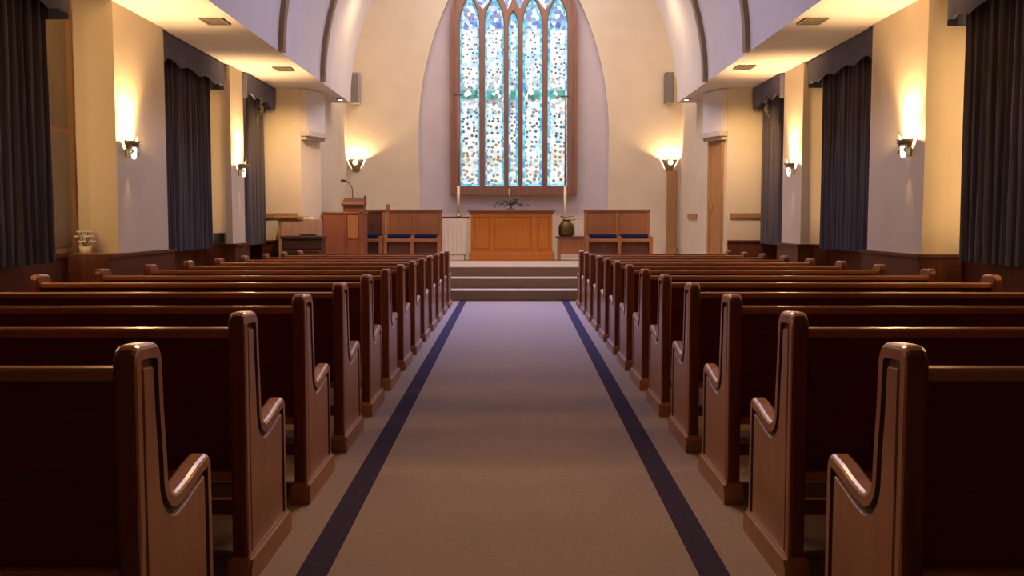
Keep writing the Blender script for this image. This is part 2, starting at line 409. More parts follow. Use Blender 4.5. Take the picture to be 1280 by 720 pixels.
# ------------------------------------------------------------------ stained glass window
GY = BACK + .05
ysc = 21.1 / 1200
def PXx(x): return (x - 639.3) * ysc
def PZ(y): return 1.33 + (275 - y) * ysc
frame_out = pointed(1.365, PZ(36), 1.9, z0=PZ(244.5))
lights = [(573.5, 597, 2), (604, 627, 3), (633, 644.5, 21), (650.5, 674, 3), (681, 705, 2)]
holes = []; panes = []
def lancet(x0, x1, ytop, n=8):
    a, b = PXx(x0), PXx(x1); hw = (b - a) / 2; cx = (a + b) / 2
    zt = PZ(ytop); h = min(.62, hw * 3.0); zs = zt - h
    r = (hw * hw + h * h) / (2 * hw)
    am = math.asin(h / r)
    rt = [(cx + hw - r + r * math.cos(am * i / n), zs + r * math.sin(am * i / n)) for i in range(n + 1)]
    lf = [(2 * cx - x, z) for x, z in rt[::-1][1:]]
    return [(b, PZ(233))] + rt + lf + [(a, PZ(233))]
for l in lights: holes.append(lancet(*l))
def leaf(cx, yb, w, h, n=6):
    x = PXx(cx); zb = PZ(yb); pts = []
    for i in range(n + 1):
        t = i / n; pts.append((x + w * math.sin(PI * t) ** .8 * (1 if t < 1 else 0), zb + h * t))
    return pts + [(2 * x - px, pz) for px, pz in pts[::-1][1:-1]]
leaves_ = [leaf(601.5, 19, .20, .78), leaf(632, 18.5, .11, .66), leaf(646.8, 18, .11, .66), leaf(677.5, 19, .20, .78),
           leaf(616, -7, .17, .80), leaf(662, -7, .17, .80), leaf(639.3, -14, .13, .95)]
holes += leaves_
win = struct(plate('window_1', frame_out, holes, GY - .12, GY + .05, WINWOOD, bev=.018), 'tall pointed stained glass window in brown wood tracery above the altar')
def pane(loop, inner=None):
    bm = NB()
    A = [bm.verts.new((x, GY, z)) for x, z in loop]
    if inner:      # coloured border strip round the quarries
        B = [bm.verts.new((x, GY, z)) for x, z in inner]
        for i in range(len(A)):
            j = (i + 1) % len(A); f = bm.faces.new((A[i], A[j], B[j], B[i])); f.material_index = 1
        bm.faces.new(B)
    else: bm.faces.new(A)
    return link_mesh('pane', bm, [GLASS, GBORD], win)
for l in lights:
    q = 2.6
    inn = [(x, z + (.05 if i in (0, 18) else 0)) for i, (x, z) in enumerate(lancet(l[0] + q, l[1] - q, l[2] + 6))]
    pane(lancet(*l), inn)
for h_ in leaves_: pane(h_)
# inner moulding ring of the frame
bm = NB()
fo = pointed(1.365, PZ(36), 1.9, z0=PZ(244.5)); fi = pointed(1.30, PZ(36), 1.835, z0=PZ(241))
for A, B in ((fo, fi),):
    n = len(A)
    for y0, y1 in ((GY - .17, GY - .12),):
        a0 = [bm.verts.new((x, y0, z)) for x, z in A]; b0 = [bm.verts.new((x, y0, z)) for x, z in B]
        a1 = [bm.verts.new((x, y1, z)) for x, z in A]; b1 = [bm.verts.new((x, y1, z)) for x, z in B]
        for i in range(n):
            j = (i + 1) % n
            bm.faces.new((a0[i], a0[j], b0[j], b0[i])); bm.faces.new((a0[i], a1[i], a1[j], a0[j])); bm.faces.new((b0[i], b0[j], b1[j], b1[i]))
link_mesh('window_frame', bm, WINWOOD, win)

# ------------------------------------------------------------------ pews
PX0, PXL = .985, 3.27
def arc(cx, cz, r, a0, a1, n):
    return [(cx + r * math.cos(math.radians(a0 + (a1 - a0) * i / n)), cz + r * math.sin(math.radians(a0 + (a1 - a0) * i / n))) for i in range(n + 1)]
def end_profile(d=0.0):
    """side view of a pew end (y, z), drawn in by d"""
    def rnd(corner, r, a0, a1, n, sx, sz):
        rr = max(r - d, .005); return arc(corner[0] - sx * (d + rr), corner[1] - sz * (d + rr), rr, a0, a1, n)
    p_ = [(d, d), (d, .90 - d)]
    p_ += rnd((0, .995), .05, 180, 95, 5, -1, 1)
    p_ += rnd((.20, .990), .06, 85, 5, 5, 1, 1)
    p_ += [(.207 - d, .80), (.222 - d, .66)]
    p_ += arc(.290, .610, .066 + d, 183, 280, 7)
    p_ += [(.38, .556 - d), (.47, .576 - d)]
    p_ += rnd((.600, .587), .045, 105, 0, 5, 1, 1)
    p_ += [(.602 - d, .45), (.602 - d, d)]
    return p_
def pew_end(sx, x_in, x_out, parent):
    """x_out is the face seen from outside the pew"""
    g = 1 if x_out > x_in else -1
    bm = NB()
    loops = [(x_in, .013), (x_in + g * .004, .005), (x_in + g * .013, 0), (x_out - g * .013, 0), (x_out - g * .004, .005), (x_out, .013),
             (x_out, .041), (x_out - g * .013, .046), (x_out - g * .013, .060), (x_out - g * .003, .067)]
    rings = [[bm.verts.new((x, y, z)) for y, z in end_profile(d)] for x, d in loops]
    n = len(rings[0])
    for k, (A, B) in enumerate(zip(rings, rings[1:])):
        for i in range(n):
            f = bm.faces.new((A[i], A[(i + 1) % n], B[(i + 1) % n], B[i]))
            if k in (6, 7): f.material_index = 1
            if k in (1, 2, 3) and max(v.co.y for v in f.verts) < .02: f.material_index = 2
    bm.faces.new(rings[0]); bm.faces.new(rings[-1])
    e = link_mesh('end_panel', bm, [PEWEND, GROOVE, EDGESHADE], parent)
    bm = NB()
    lo, hi = sorted((x_in, x_out)); ex = .016
    pl = [(-.014, 0), (-.014, .075), (0.0, .10), (.602, .10), (.618, .075), (.618, 0)]
    prism(bm, pl, 0, lo - ex * .9, hi + ex * .9)
    es = [q for q in bm.edges if abs(q.verts[0].co.x - q.verts[1].co.x) < 1e-6 and q.verts[0].co.z > .05 and q.verts[1].co.z > .05]
    bmesh.ops.bevel(bm, geom=es, offset=.012, segments=2, affect='EDGES')
    link_mesh('plinth', bm, PEWEND, e)
def make_pew(s, label, y, group):
    t = thing('church_pew', label, 'pew', (0, y, 0), 0, group)
    pew_end(s, s * (PX0 + .062), s * PX0, t)
    pew_end(s, s * (PXL - .062), s * PXL, t)
    a, b = sorted((s * (PX0 + .062), s * (PXL - .062)))
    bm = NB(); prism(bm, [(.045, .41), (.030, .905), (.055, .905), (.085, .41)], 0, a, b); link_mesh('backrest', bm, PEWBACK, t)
    bm = NB(); prism(bm, [(.018, .905), (.016, .93), (.024, .938), (.066, .938), (.074, .93), (.074, .905)], 0, a, b)
    link_mesh('top_rail', bm, PEWRAIL, t)
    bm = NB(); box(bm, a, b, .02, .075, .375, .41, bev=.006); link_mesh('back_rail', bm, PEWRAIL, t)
    bm = NB(); prism(bm, [(.085, .40), (.075, .43), (.30, .435), (.53, .455), (.555, .445), (.555, .42), (.30, .405)], 0, a, b); link_mesh('seat', bm, PEWEND, t)
    bm = NB(); box(bm, a, b, .50, .53, .33, .42, bev=.004); link_mesh('seat_rail', bm, PEWRAIL, t)
    bm = NB(); box(bm, a, b, .40, .46, .13, .19, bev=.01); link_mesh('foot_rail', bm, PEWRAIL, t)
    xm = s * 2.1
    bm = NB(); prism(bm, [(.10, 0), (.10, .40), (.50, .40), (.50, .33), (.42, .19), (.46, 0)], 0, xm - .02, xm + .02); link_mesh('seat_support', bm, PEWEND, t)
    return t
ORD = ['', 'second', 'third', 'fourth', 'fifth', 'sixth', 'seventh', 'eighth', 'ninth', 'tenth', 'eleventh', 'twelfth']
for s, nm in ((-1, 'left'), (1, 'right')):
    first = None
    for k in range(13):
        y = 2.43 + 1.0 * k
        if k == 0: lab = 'brown wooden pew %s of the aisle, nearest the camera' % nm
        elif k == 12: lab = 'last brown pew %s of the aisle, right in front of the chancel' % nm
        else: lab = '%s brown pew from the camera in the row %s of the aisle' % (ORD[k], nm)
        g = 'pews in the row %s of the aisle' % nm
        if first is None: o = first = make_pew(s, lab, y, g)
        else: o = dup(first, (0, y, 0), 0, lab)
        o.scale = (1, 1, 1.012 - .0112 * k)      # the rows get slightly lower towards the chancel

# ------------------------------------------------------------------ curtains
def curtain(s, y0, y1, label, z0=.93, z1=3.5, cx=4.33, amp=.045, pleat=.15, flare=0.0, gath=0.0):
    t = thing('curtain', label, 'curtain', (s * cx, (y0 + y1) / 2, z0), 0, 'curtains over the side windows')
    L_ = y1 - y0; n = int(L_ / pleat) * 10; m = 14
    bm = NB(); rows = []
    for j in range(m + 1):
        v = j / m; z = (z1 - z0) * v; row = []
        for i in range(n + 1):
            u = i / n
            ph = u * L_ / pleat * 2 * PI
            a = amp * (.85 + .35 * math.sin(i * .7 + 1.3) * .4) * (1 - .15 * v)
            x = a * math.sin(ph + .6 * math.sin(u * 9.0)) + .012 * math.sin(ph * .31 + v * 2) + .3 * a * math.sin(2 * ph + 1)
            yy = (u - .5) * L_
            if gath:      # drawn in at the middle
                yy = yy * (1 - gath * math.exp(-((v - .52) / .35) ** 2)) 
            yy *= 1 + flare * (1 - v)
            row.append(bm.verts.new((-s * x, yy, z)))
        rows.append(row)
    for a, b in zip(rows, rows[1:]):
        for i in range(n): bm.faces.new((a[i], a[i + 1], b[i + 1], b[i]))
    link_mesh('drape', bm, CURT, t, smooth=True)
    # pelmet with scalloped lower edge, standing out from the wall
    bm = NB(); n = 48; hw = L_ / 2 + .05
    def low(u):
        return 3.21 - z0 + .055 * abs(math.sin(u * PI * 3.5)) - .03 * (1 if u < .06 or u > .94 else 0)
    top = ZS - .02 - z0; dx = .20
    front0 = []; front1 = []
    for i in range(n + 1):
        u = i / n; y = -hw + 2 * hw * u
        front0.append((y, low(u))); front1.append((y, top))
    A = [bm.verts.new((-s * dx, y, z)) for y, z in front0]; B = [bm.verts.new((-s * dx, y, z)) for y, z in front1]
    A2 = [bm.verts.new((-s * (dx - .03), y, z)) for y, z in front0]; B2 = [bm.verts.new((-s * (dx - .03), y, z)) for y, z in front1]
    for i in range(n):
        bm.faces.new((A[i], A[i + 1], B[i + 1], B[i])); bm.faces.new((A2[i + 1], A2[i], B2[i], B2[i + 1])); bm.faces.new((A[i], A2[i], A2[i + 1], A[i + 1]))
        bm.faces.new((B[i], B[i + 1], B2[i + 1], B2[i]))
    for i in (0, n):
        y = front0[i][0]; e = .025 if i == 0 else -.025
        bl = low(0)
        for yy in (y, y + e):
            vs = [bm.verts.new((-s * dx, yy, bl)), bm.verts.new((s * (WX - cx) , yy, bl)), bm.verts.new((s * (WX - cx), yy, top)), bm.verts.new((-s * dx, yy, top))]
            bm.faces.new(vs)
    link_mesh('valance', bm, VALC, t)
    return t
c1 = curtain(-1, 6.85, 8.98, 'dark grey curtain at the far left edge, beside the tan window strip')
curtain(1, 6.85, 9.28, 'dark grey curtain at the far right edge of the picture')
curtain(-1, 11.47, 13.78, 'dark grey pleated curtain on the left wall, between two lit wall lamps')
curtain(1, 11.27, 13.60, 'dark grey pleated curtain on the right wall, between two lit wall lamps')
c3 = curtain(-1, 14.74, 16.36, 'narrow dark curtain on the left, nearest the chancel', cx=4.24, gath=.0)
c4 = curtain(1, 14.82, 16.36, 'narrow dark curtain on the right, nearest the chancel', cx=4.24, gath=.0)
# wire bow pinned at the top of the two far curtains
for c, s in ((c3, -1), (c4, 1)):
    bm = NB(); random.seed(3)
    for k in range(9):
        a = 2 * PI * k / 9 + .2; r = .10 + .035 * (k % 3)
        tube(bm, [(0, 0, 0), (-s * .03, r * .5 * math.cos(a + .5), r * .5 * math.sin(a + .5)), (-s * .02, r * math.cos(a), r * math.sin(a))], [.007, .009, .004], 6)
    for e in (0, .06):
        tube(bm, [(0, 0, 0), (-s * .03, -.10 + e, -.10), (-s * .02, -.20 + e, -.16), (-s * .02, -.26 + e, -.28)], [.006, .008, .007, .004], 6)
    o = link_mesh('wire_bow', bm, VENTM, c, smooth=True); o.location = (-s * .23, -.25, 3.11 - .93)

# ------------------------------------------------------------------ wall lamps
def sconce(s, y, label, z=2.12, group='wall lamps on the pilasters'):
    t = thing('wall_lamp', label, 'wall lamp', (s * PX, y, z), 0, group)
    # local x: towards the room is -s
    bm = NB(); box(bm, -s * .0, -s * .02, -.045, .045, -.13, .06, bev=.006); link_mesh('back_plate', bm, BRONZE, t)
    bm = NB()
    prof = [(.02, -.045), (.06, -.035), (.10, -.005), (.13, .04), (.122, .04), (.095, .0), (.055, -.028), (.0, -.035)]
    a0, a1 = (PI / 2, 3 * PI / 2) if s > 0 else (-PI / 2, PI / 2)
    lathe(bm, prof, (-s * .02, 0, .0), 22, a0, a1); link_mesh('bowl', bm, BRONZE, t, smooth=True)
    bm = NB(); lathe(bm, [(0, -.15), (.018, -.145), (.027, -.11), (.03, -.03), (.0, -.03)], (-s * .075, 0, 0), 14); link_mesh('glass_tube', bm, BULBW, t, smooth=True)
    for k, (yy, zz) in enumerate(((-.17, .02), (.17, .02), (-.11, -.10), (.11, -.10), (.10, .13))):
        bm = NB(); q = Vector((-s * .09, yy, zz))
        tube(bm, [(-s * .05, 0, -.03), (-s * .085, yy * .5, zz * .5 - .02), tuple(q)], [.008, .014, .004], 6)
        link_mesh('leaf_arm', bm, BRONZE, t, smooth=True)
    return t
def spot(name, loc, tgt, w, col, ang, blend, size=.02):
    l = bpy.data.lights.new(name, 'SPOT'); l.energy = w; l.color = col; l.spot_size = math.radians(ang); l.spot_blend = blend; l.shadow_soft_size = size
    o = bpy.data.objects.new(name, l); C.objects.link(o); o.location = loc
    o.rotation_euler = (Vector(tgt) - Vector(loc)).to_track_quat('-Z', 'Y').to_euler(); return o
def point(name, loc, w, col, size=.03):
    l = bpy.data.lights.new(name, 'POINT'); l.energy = w; l.color = col; l.shadow_soft_size = size
    o = bpy.data.objects.new(name, l); C.objects.link(o); o.location = loc; return o
def area(name, loc, tgt, w, col, sx, sy):
    l = bpy.data.lights.new(name, 'AREA'); l.energy = w; l.color = col; l.shape = 'RECTANGLE'; l.size = sx; l.size_y = sy
    o = bpy.data.objects.new(name, l); C.objects.link(o); o.location = loc
    o.rotation_euler = (Vector(tgt) - Vector(loc)).to_track_quat('-Z', 'Y').to_euler(); return o
WARM = (1, .61, .27)
for s, y, lab in ((-1, 10.22, 'bronze wall lamp on the nearer left pilaster'), (1, 10.03, 'bronze wall lamp on the nearer right pilaster'),
                  (-1, 14.38, 'bronze wall lamp on the left pilaster beside the farthest curtain'), (1, 14.16, 'bronze wall lamp on the right pilaster beside the farthest curtain')):
    sconce(s, y, lab)
for s in (-1, 1):
    for yy in ((5.9, 10.22, 14.38) if s < 0 else (5.9, 10.03, 14.16)):
        spot('sconce_up_light', (s * (PX - .10), yy, 2.16), (s * (PX - .20), yy, 4), 230, WARM, 100, .8)
        point('sconce_glow', (s * (PX - .11), yy, 2.175), 46, WARM, .02)
        if yy > 9: spot('sconce_down_light', (s * (PX - .085), yy, 1.955), (s * (PX - .03), yy, 0), 5, (1, .62, .2), 46, .8, .01)
    # added lamps without a fixture, for each side
    # unseen warm fills added behind the curtain edges, washing the pilaster flanks
    y1 = 9.06 if s < 0 else 9.22
    area('curtain_edge_fill', (s * 4.46, y1, 2.25), (s * 4.44, y1 + 1, 2.25), 8, WARM, .05, 2.3)
    y2 = 13.55 if s < 0 else 13.40
    area('curtain_edge_fill', (s * 4.46, y2, 2.25), (s * 4.44, y2 + 1, 2.25), 4, WARM, .05, 2.3)
    spot('end_wall_fill', (s * 3.35, 15.0, 3.45), (s * 3.95, 16.5, 1.8), 190, WARM, 84, .9)  # added warm fill for the end wall, no fixture there
def chancel_sconce(s, x, label):
    t = thing('wall_sconce', label, 'wall lamp', (x, BACK, 2.58), 0, 'cup sconces on the chancel wall')
    bm = NB(); lathe(bm, [(.03, -.19), (.07, -.16), (.13, -.06), (.18, .06), (.168, .06), (.12, -.05), (.05, -.14), (0, -.15)], (0, -.02, 0), 22, PI, 2 * PI); link_mesh('cup', bm, BRONZE, t, smooth=True)
    bm = NB(); lathe(bm, [(0, -.055), (.04, -.04), (.055, 0), (.04, .04), (0, .055)], (0, -.165, -.01), 14); link_mesh('bulb', bm, BULB, t, smooth=True)
    bm = NB(); box(bm, -.08, .08, -.02, 0, -.2, .05, bev=.005); link_mesh('back_plate', bm, BRONZE, t)
    point('chancel_sconce_light', (x, BACK - .12, 2.58 - .02), 240, WARM, .03)
chancel_sconce(-1, -3.42, 'bronze cup sconce on the chancel wall, above the pulpit')
chancel_sconce(1, 3.38, 'bronze cup sconce on the chancel wall, atop the brown post')
bm = NB(); box(bm, 3.33, 3.54, BACK - .06, BACK, PLAT, 2.40, bev=.006)
o = link_mesh('wooden_post', bm, POSTW); o2 = None
tag(o, 'brown wooden post rising to the right chancel sconce', 'post')
bm = NB(); box(bm, 3.31, 3.56, BACK - .08, BACK - .06, PLAT, .72, bev=.006); link_mesh('base_block', bm, POSTW, o)

# loudspeakers
for x, m, lab in ((-3.40, LGREY, 'pale loudspeaker high on the chancel wall, left of the window'), (3.33, GREY, 'grey loudspeaker high on the chancel wall, right of the window')):
    t = thing('mounted_loudspeaker', lab, 'speaker', (x, BACK, 4.15), 0, 'chancel loudspeakers')
    bm = NB(); box(bm, -.095, .095, -.24, -.06, -.33, .33, bev=.015); link_mesh('casing', bm, m, t)
    bm = NB(); box(bm, -.075, .075, -.25, -.238, -.30, .30, bev=.004); link_mesh('grille', bm, GREY, t)
    bm = NB(); box(bm, -.03, .03, -.07, 0, -.08, .08); link_mesh('bracket', bm, GREY, t)
# ceiling vents
for x, y, lab in ((-3.36, 10.95, 'dark square vent in the left ceiling strip, nearer the camera'), (3.34, 10.95, 'dark square vent in the right ceiling strip, nearer the camera'),
                  (-3.40, 14.35, 'small vent in the left ceiling strip, nearer the chancel'), (3.36, 14.2, 'small vent in the right ceiling strip, nearer the chancel')):
    t = thing('ceiling_vent', lab, 'vent', (x, y, ZS), 0, 'vents in the side ceilings')
    bm = NB()
    for a, b, c, d in ((-.13, .13, -.17, -.14), (-.13, .13, .14, .17), (-.13, -.10, -.14, .14), (.10, .13, -.14, .14)): box(bm, a, b, c, d, -.018, 0)
    link_mesh('frame', bm, VENTM, t)
    bm = NB()
    for k in range(7): box(bm, -.10, .10, -.135 + k * .04, -.11 + k * .04, -.012, -.002)
    box(bm, -.10, .10, -.14, .14, -.003, 0); link_mesh('louvre', bm, VENTM, t)
# small downlights at the end of each side ceiling
for x, lab in ((-3.20, 'tiny bright downlight at the tip of the left ceiling edge'), (3.18, 'tiny bright downlight at the tip of the right ceiling edge')):
    t = thing('downlight', lab, 'ceiling light', (x, 17.9, ZS), 0, 'downlights by the chancel arch')
    bm = NB(); lathe(bm, [(.075, 0), (.075, -.02), (.055, -.025), (.05, 0)], (0, 0, 0), 18); link_mesh('trim_ring', bm, LGREY, t)
    bm = NB(); lathe(bm, [(0, -.028), (.04, -.022), (.05, -.004), (0, -.004)], (0, 0, 0), 18); link_mesh('lens', bm, BULB, t, smooth=True)

# ------------------------------------------------------------------ altar and chancel furniture
t = thing('altar_table', 'large orange oak altar with panelled front, centred below the window', 'altar', (-.045, 19.3, PLAT))
bm = NB(); box(bm, -.86, .86, 0, .75, 0, .17, bev=.012); link_mesh('plinth', bm, ALTAR, t)
bm = NB(); box(bm, -.80, .80, .055, .70, .17, .95); link_mesh('body', bm, ALTAR, t)
bm = NB()
for x0, x1 in ((-.82, -.775), (-.43, -.365), (.40, .52), (.775, .82)): box(bm, x0, x1, .03, .06, .17, .95, bev=.004)
for z0, z1 in ((.17, .215), (.885, .95)): box(bm, -.82, .82, .032, .06, z0, z1, bev=.004)
link_mesh('front_frame', bm, ALTAR, t)
for x0, x1 in ((-.745, -.46), (-.335, .37), (.55, .745)): mbox('front_panel', ALTAR, t, x0, x1, .046, .06, .245, .855, bev=.006)
bm = NB(); box(bm, -.845, .845, .0, .74, .945, .985, bev=.01); box(bm, -.885, .885, -.03, .77, .985, 1.03, bev=.01); link_mesh('top', bm, ALTARTOP, t)

# wiry silver arrangement on the altar
t = thing('metal_arrangement', 'dark silver wiry branch arrangement lying on the altar top', 'decoration', (-.06, 19.55, PLAT + 1.03))
random.seed(11)
bm = NB(); lathe(bm, [(0, 0), (.09, 0), (.09, .015), (.03, .03), (.02, .10), (0, .10)], (0, 0, 0), 18); link_mesh('base', bm, IRON, t, smooth=True)
for k in range(13):
    a = PI * (k / 12) + random.uniform(-.1, .1); sx = math.cos(a); ln = random.uniform(.22, .36) if k not in (0, 12) else .36
    dy = random.uniform(-.12, .02); h = random.uniform(.10, .21)
    bm = NB(); pts = [(0, 0, .09), (sx * ln * .4, dy * .5, h), (sx * ln * .75, dy, .8 * h), (sx * ln, dy, .05 + random.uniform(0, .05))]
    tube(bm, pts, [.008, .007, .006, .004], 6)
    for q in range(1, 4):
        c = Vector(pts[q]); r = bmesh.ops.create_icosphere(bm, subdivisions=1, radius=.022)
        bmesh.ops.scale(bm, vec=(1.5, .5, .6), verts=r['verts']); bmesh.ops.rotate(bm, verts=r['verts'], cent=(0, 0, 0), matrix=Matrix.Rotation(random.uniform(-1, 1), 3, 'Y'))
        bmesh.ops.translate(bm, verts=r['verts'], vec=c + Vector((0, 0, random.uniform(-.015, .02))))
    link_mesh('branch', bm, IRON, t, smooth=True)
bm = NB(); tube(bm, [(-.02, 0, .09), (-.035, 0, .25), (-.035, 0, .42)], .014, 8); link_mesh('stem', bm, BRASS, t, smooth=True)
bm = NB(); pts = [(.055 * math.cos(2 * PI * i / 14) + .02, 0, .39 + .05 * math.sin(2 * PI * i / 14)) for i in range(15)]; tube(bm, pts, .009, 6); link_mesh('ring', bm, IRON, t, smooth=True)

# cream pedestal table left of the altar
t = thing('pedestal_table', 'cream cloth covered pedestal table with dark top, left of the altar', 'table', (-1.20, 19.35, PLAT))
mbox('top', CHOIRD, t, -.29, .29, 0, .45, .85, .89, bev=.008)
bm = NB()
n = 24; rows = []
for z, w in ((.13, .235), (.5, .25), (.85, .262)):
    rows.append([bm.verts.new((-w + 2 * w * i / n, -.012 + .012 * math.sin(i * 1.5) * (1 - (z - .2) / .7), z)) for i in range(n + 1)])
for a, b in zip(rows, rows[1:]):
    for i in range(n): bm.faces.new((a[i], a[i + 1], b[i + 1], b[i]))
link_mesh('cloth', bm, CREAM, t, smooth=True)
mbox('column', CREAM, t, -.2, .2, .03, .42, .12, .85, bev=.02); mbox('foot', CREAM, t, -.24, .2, .0, .45, 0, .13, bev=.02)
def torch(x, y, z, h, label, cl=.62):
    t = thing('candle_pole', label, 'candle', (x, y, z), 0, 'tall candle poles flanking the altar')
    bm = NB(); lathe(bm, [(0, 0), (.06, 0), (.055, .02), (.03, .04), (.035, .07), (0, .07)], (0, 0, 0), 16); link_mesh('foot', bm, BRASS, t, smooth=True)
    bm = NB(); tube(bm, [(0, 0, .05), (0, 0, cl)], .028, 12); link_mesh('candle', bm, WAX, t, smooth=True)
    bm = NB(); tube(bm, [(0, 0, cl - .02), (0, 0, h)], [.018, .014], 10); link_mesh('pole', bm, LEDGE, t, smooth=True)
    bm = NB(); box(bm, -.10, .10, -.012, .012, h - .03, h, bev=.004); link_mesh('crossbar', bm, IRON, t)
torch(-1.12, 19.5, PLAT + .89, 2.45, 'tall thin candle pole standing on the cream pedestal table')
# small table, brass urn, box and pole right of the altar
t = thing('side_table', 'low wooden side table holding a brass urn, right of the altar', 'table', (1.18, 19.3, PLAT))
mbox('top', CHOIRD, t, -.32, .34, 0, .45, .455, .49, bev=.008)
mbox('apron', CHOIR, t, -.26, .30, .04, .06, .14, .455, bev=.004)
for x in (-.285, .27):
    for y in (.03, .39): mbox('leg', CHOIR, t, x, x + .05, y, y + .05, 0, .455, bev=.006)
t = thing('brass_urn', 'dark brass bucket shaped urn on the side table', 'urn', (1.06, 19.48, PLAT + .49))
bm = NB(); lathe(bm, [(0, 0), (.12, .0), (.15, .03), (.158, .14), (.15, .22), (.10, .29), (.06, .33), (.055, .30), (0, .29)], (0, 0, 0), 24); link_mesh('body', bm, DBRASS, t, smooth=True)
bm = NB(); lathe(bm, [(0, .33), (.075, .33), (.08, .345), (.02, .36), (0, .36)], (0, 0, 0), 18); link_mesh('rim', bm, BRASS, t, smooth=True)
bm = NB(); tube(bm, [(-.12, 0, .40), (.16, 0, .40)], .014, 8); tube(bm, [(0, 0, .355), (0, 0, .41)], .012, 8); link_mesh('handle', bm, BRASS, t, smooth=True)
bm = NB(); tube(bm, [(.06, .03, .33), (.19, .03, .335)], .013, 8); link_mesh('spout', bm, BRASS, t, smooth=True)
torch(1.05, 19.72, PLAT + .49, 2.85, 'tall thin candle pole standing behind the brass urn', 1.03)
t = thing('white_box', 'plain white box on the side table beside the brass urn', 'box', (1.36, 19.5, PLAT + .49))
bm = NB(); box(bm, -.13, .13, -.1, .1, 0, .27, bev=.008); link_mesh('body', bm, CREAM, t)
bm = NB(); box(bm, -.135, .135, -.105, .105, .27, .30, bev=.008); link_mesh('lid', bm, CREAM, t)

# clergy benches
def bench(x0, x1, y, secs, label, back_h=1.02, dark=None, high_post=None):
    t = thing('clergy_bench', label, 'bench', ((x0 + x1) / 2, y, PLAT), 0, 'oak clergy benches in the chancel')
    w = (x1 - x0) / 2; sw = 2 * w / secs
    for k in range(secs):
        a = -w + k * sw; b = a + sw
        m = CHOIRD if (dark and k in dark) else CHOIR
        mbox('back_panel', m, t, a + .03, b - .03, .46, .50, .18, back_h - .05)
        mbox('cushion', NAVY, t, a + .05, b - .05, .02, .45, .47, .555, bev=.025)
        mbox('seat', CHOIR, t, a + .02, b - .02, 0, .47, .41, .47, bev=.008)
        mbox('front_panel', CHOIRD, t, a + .03, b - .03, .10, .12, .03, .41)
    for k in range(secs + 1):
        x = -w + k * sw
        mbox('back_post', CHOIR, t, x - .032, x + .032, .44, .52, 0, back_h + (.10 if high_post == k else -.05), bev=.008)
        mbox('seat_post', CHOIR, t, x - .032, x + .032, -.01, .07, 0, .52, bev=.01)
    mbox('top_rail', ALTARTOP, t, -w - .04, w + .04, .43, .53, back_h - .05, back_h, bev=.012)
    return t
bench(-2.90, -2.49, 17.9, 1, 'single seat oak clergy bench directly beside the pulpit', dark=(0,))
bench(-2.40, -1.40, 17.9, 2, 'two seat oak clergy bench between pulpit and altar, navy cushions', high_post=0)
bench(1.37, 2.56, 17.9, 2, 'two seat oak clergy bench right of the altar, navy cushions')

# pulpit with reading desk
t = thing('pulpit', 'panelled brown oak pulpit at the left of the chancel', 'pulpit', (-3.02, 17.05, PLAT))
mbox('front_panel', PULPIT, t, -.36, .04, 0, .04, 0, .93)
mbox('side_panel', PULPIT, t, -.36, -.32, .04, .62, 0, .93); mbox('side_panel', PULPIT, t, .29, .33, .04, .62, 0, .93)
mbox('front_panel', PULPIT, t, .04, .33, .0, .04, 0, .93)
mbox('raised_panel', CHOIR, t, .075, .255, -.02, .0, .49, .90)
mbox('corner_post', PULPIT, t, .275, .345, -.03, .05, 0, .99, bev=.01); mbox('corner_post', PULPIT, t, .02, .06, -.02, .05, 0, .93, bev=.006)
mbox('top_rail', PULPIT, t, -.38, .35, -.03, .64, .93, .965, bev=.01)
t = thing('reading_desk', 'small brown reading desk standing on the pulpit', 'lectern', (-2.87, 17.25, PLAT + .965))
bm = NB(); box(bm, -.17, .19, -.12, .2, 0, .10, bev=.01); link_mesh('base', bm, PULPIT, t)
bm = NB(); prism(bm, [(-.17, .10), (-.17, .145), (.16, .26), (.2, .24), (.2, .10)], 0, -.19, .20); link_mesh('slope', bm, CHOIRD, t)
bm = NB(); prism(bm, [(-.19, .13), (-.19, .165), (-.165, .17), (-.165, .135)], 0, -.20, .21); link_mesh('book_ledge', bm, CHOIR, t)
bm = NB(); tube(bm, [(.19, .1, .2), (.19, .09, .29)], .018, 8); link_mesh('lamp_peg', bm, CHOIRD, t)
t = thing('gooseneck_microphone', 'black gooseneck microphone curving above the reading desk', 'microphone', (-2.90, 17.33, PLAT + 1.205))
bm = NB(); tube(bm, [(0, 0, 0), (0, 0, .10), (-.01, 0, .20), (-.05, -.02, .27), (-.11, -.04, .305)], .008, 8); link_mesh('neck', bm, BLACK, t, smooth=True)
bm = NB(); tube(bm, [(-.10, -.035, .30), (-.13, -.045, .312), (-.18, -.06, .316), (-.20, -.065, .312)], [.014, .026, .028, .012], 10); link_mesh('capsule', bm, BLACK, t, smooth=True)

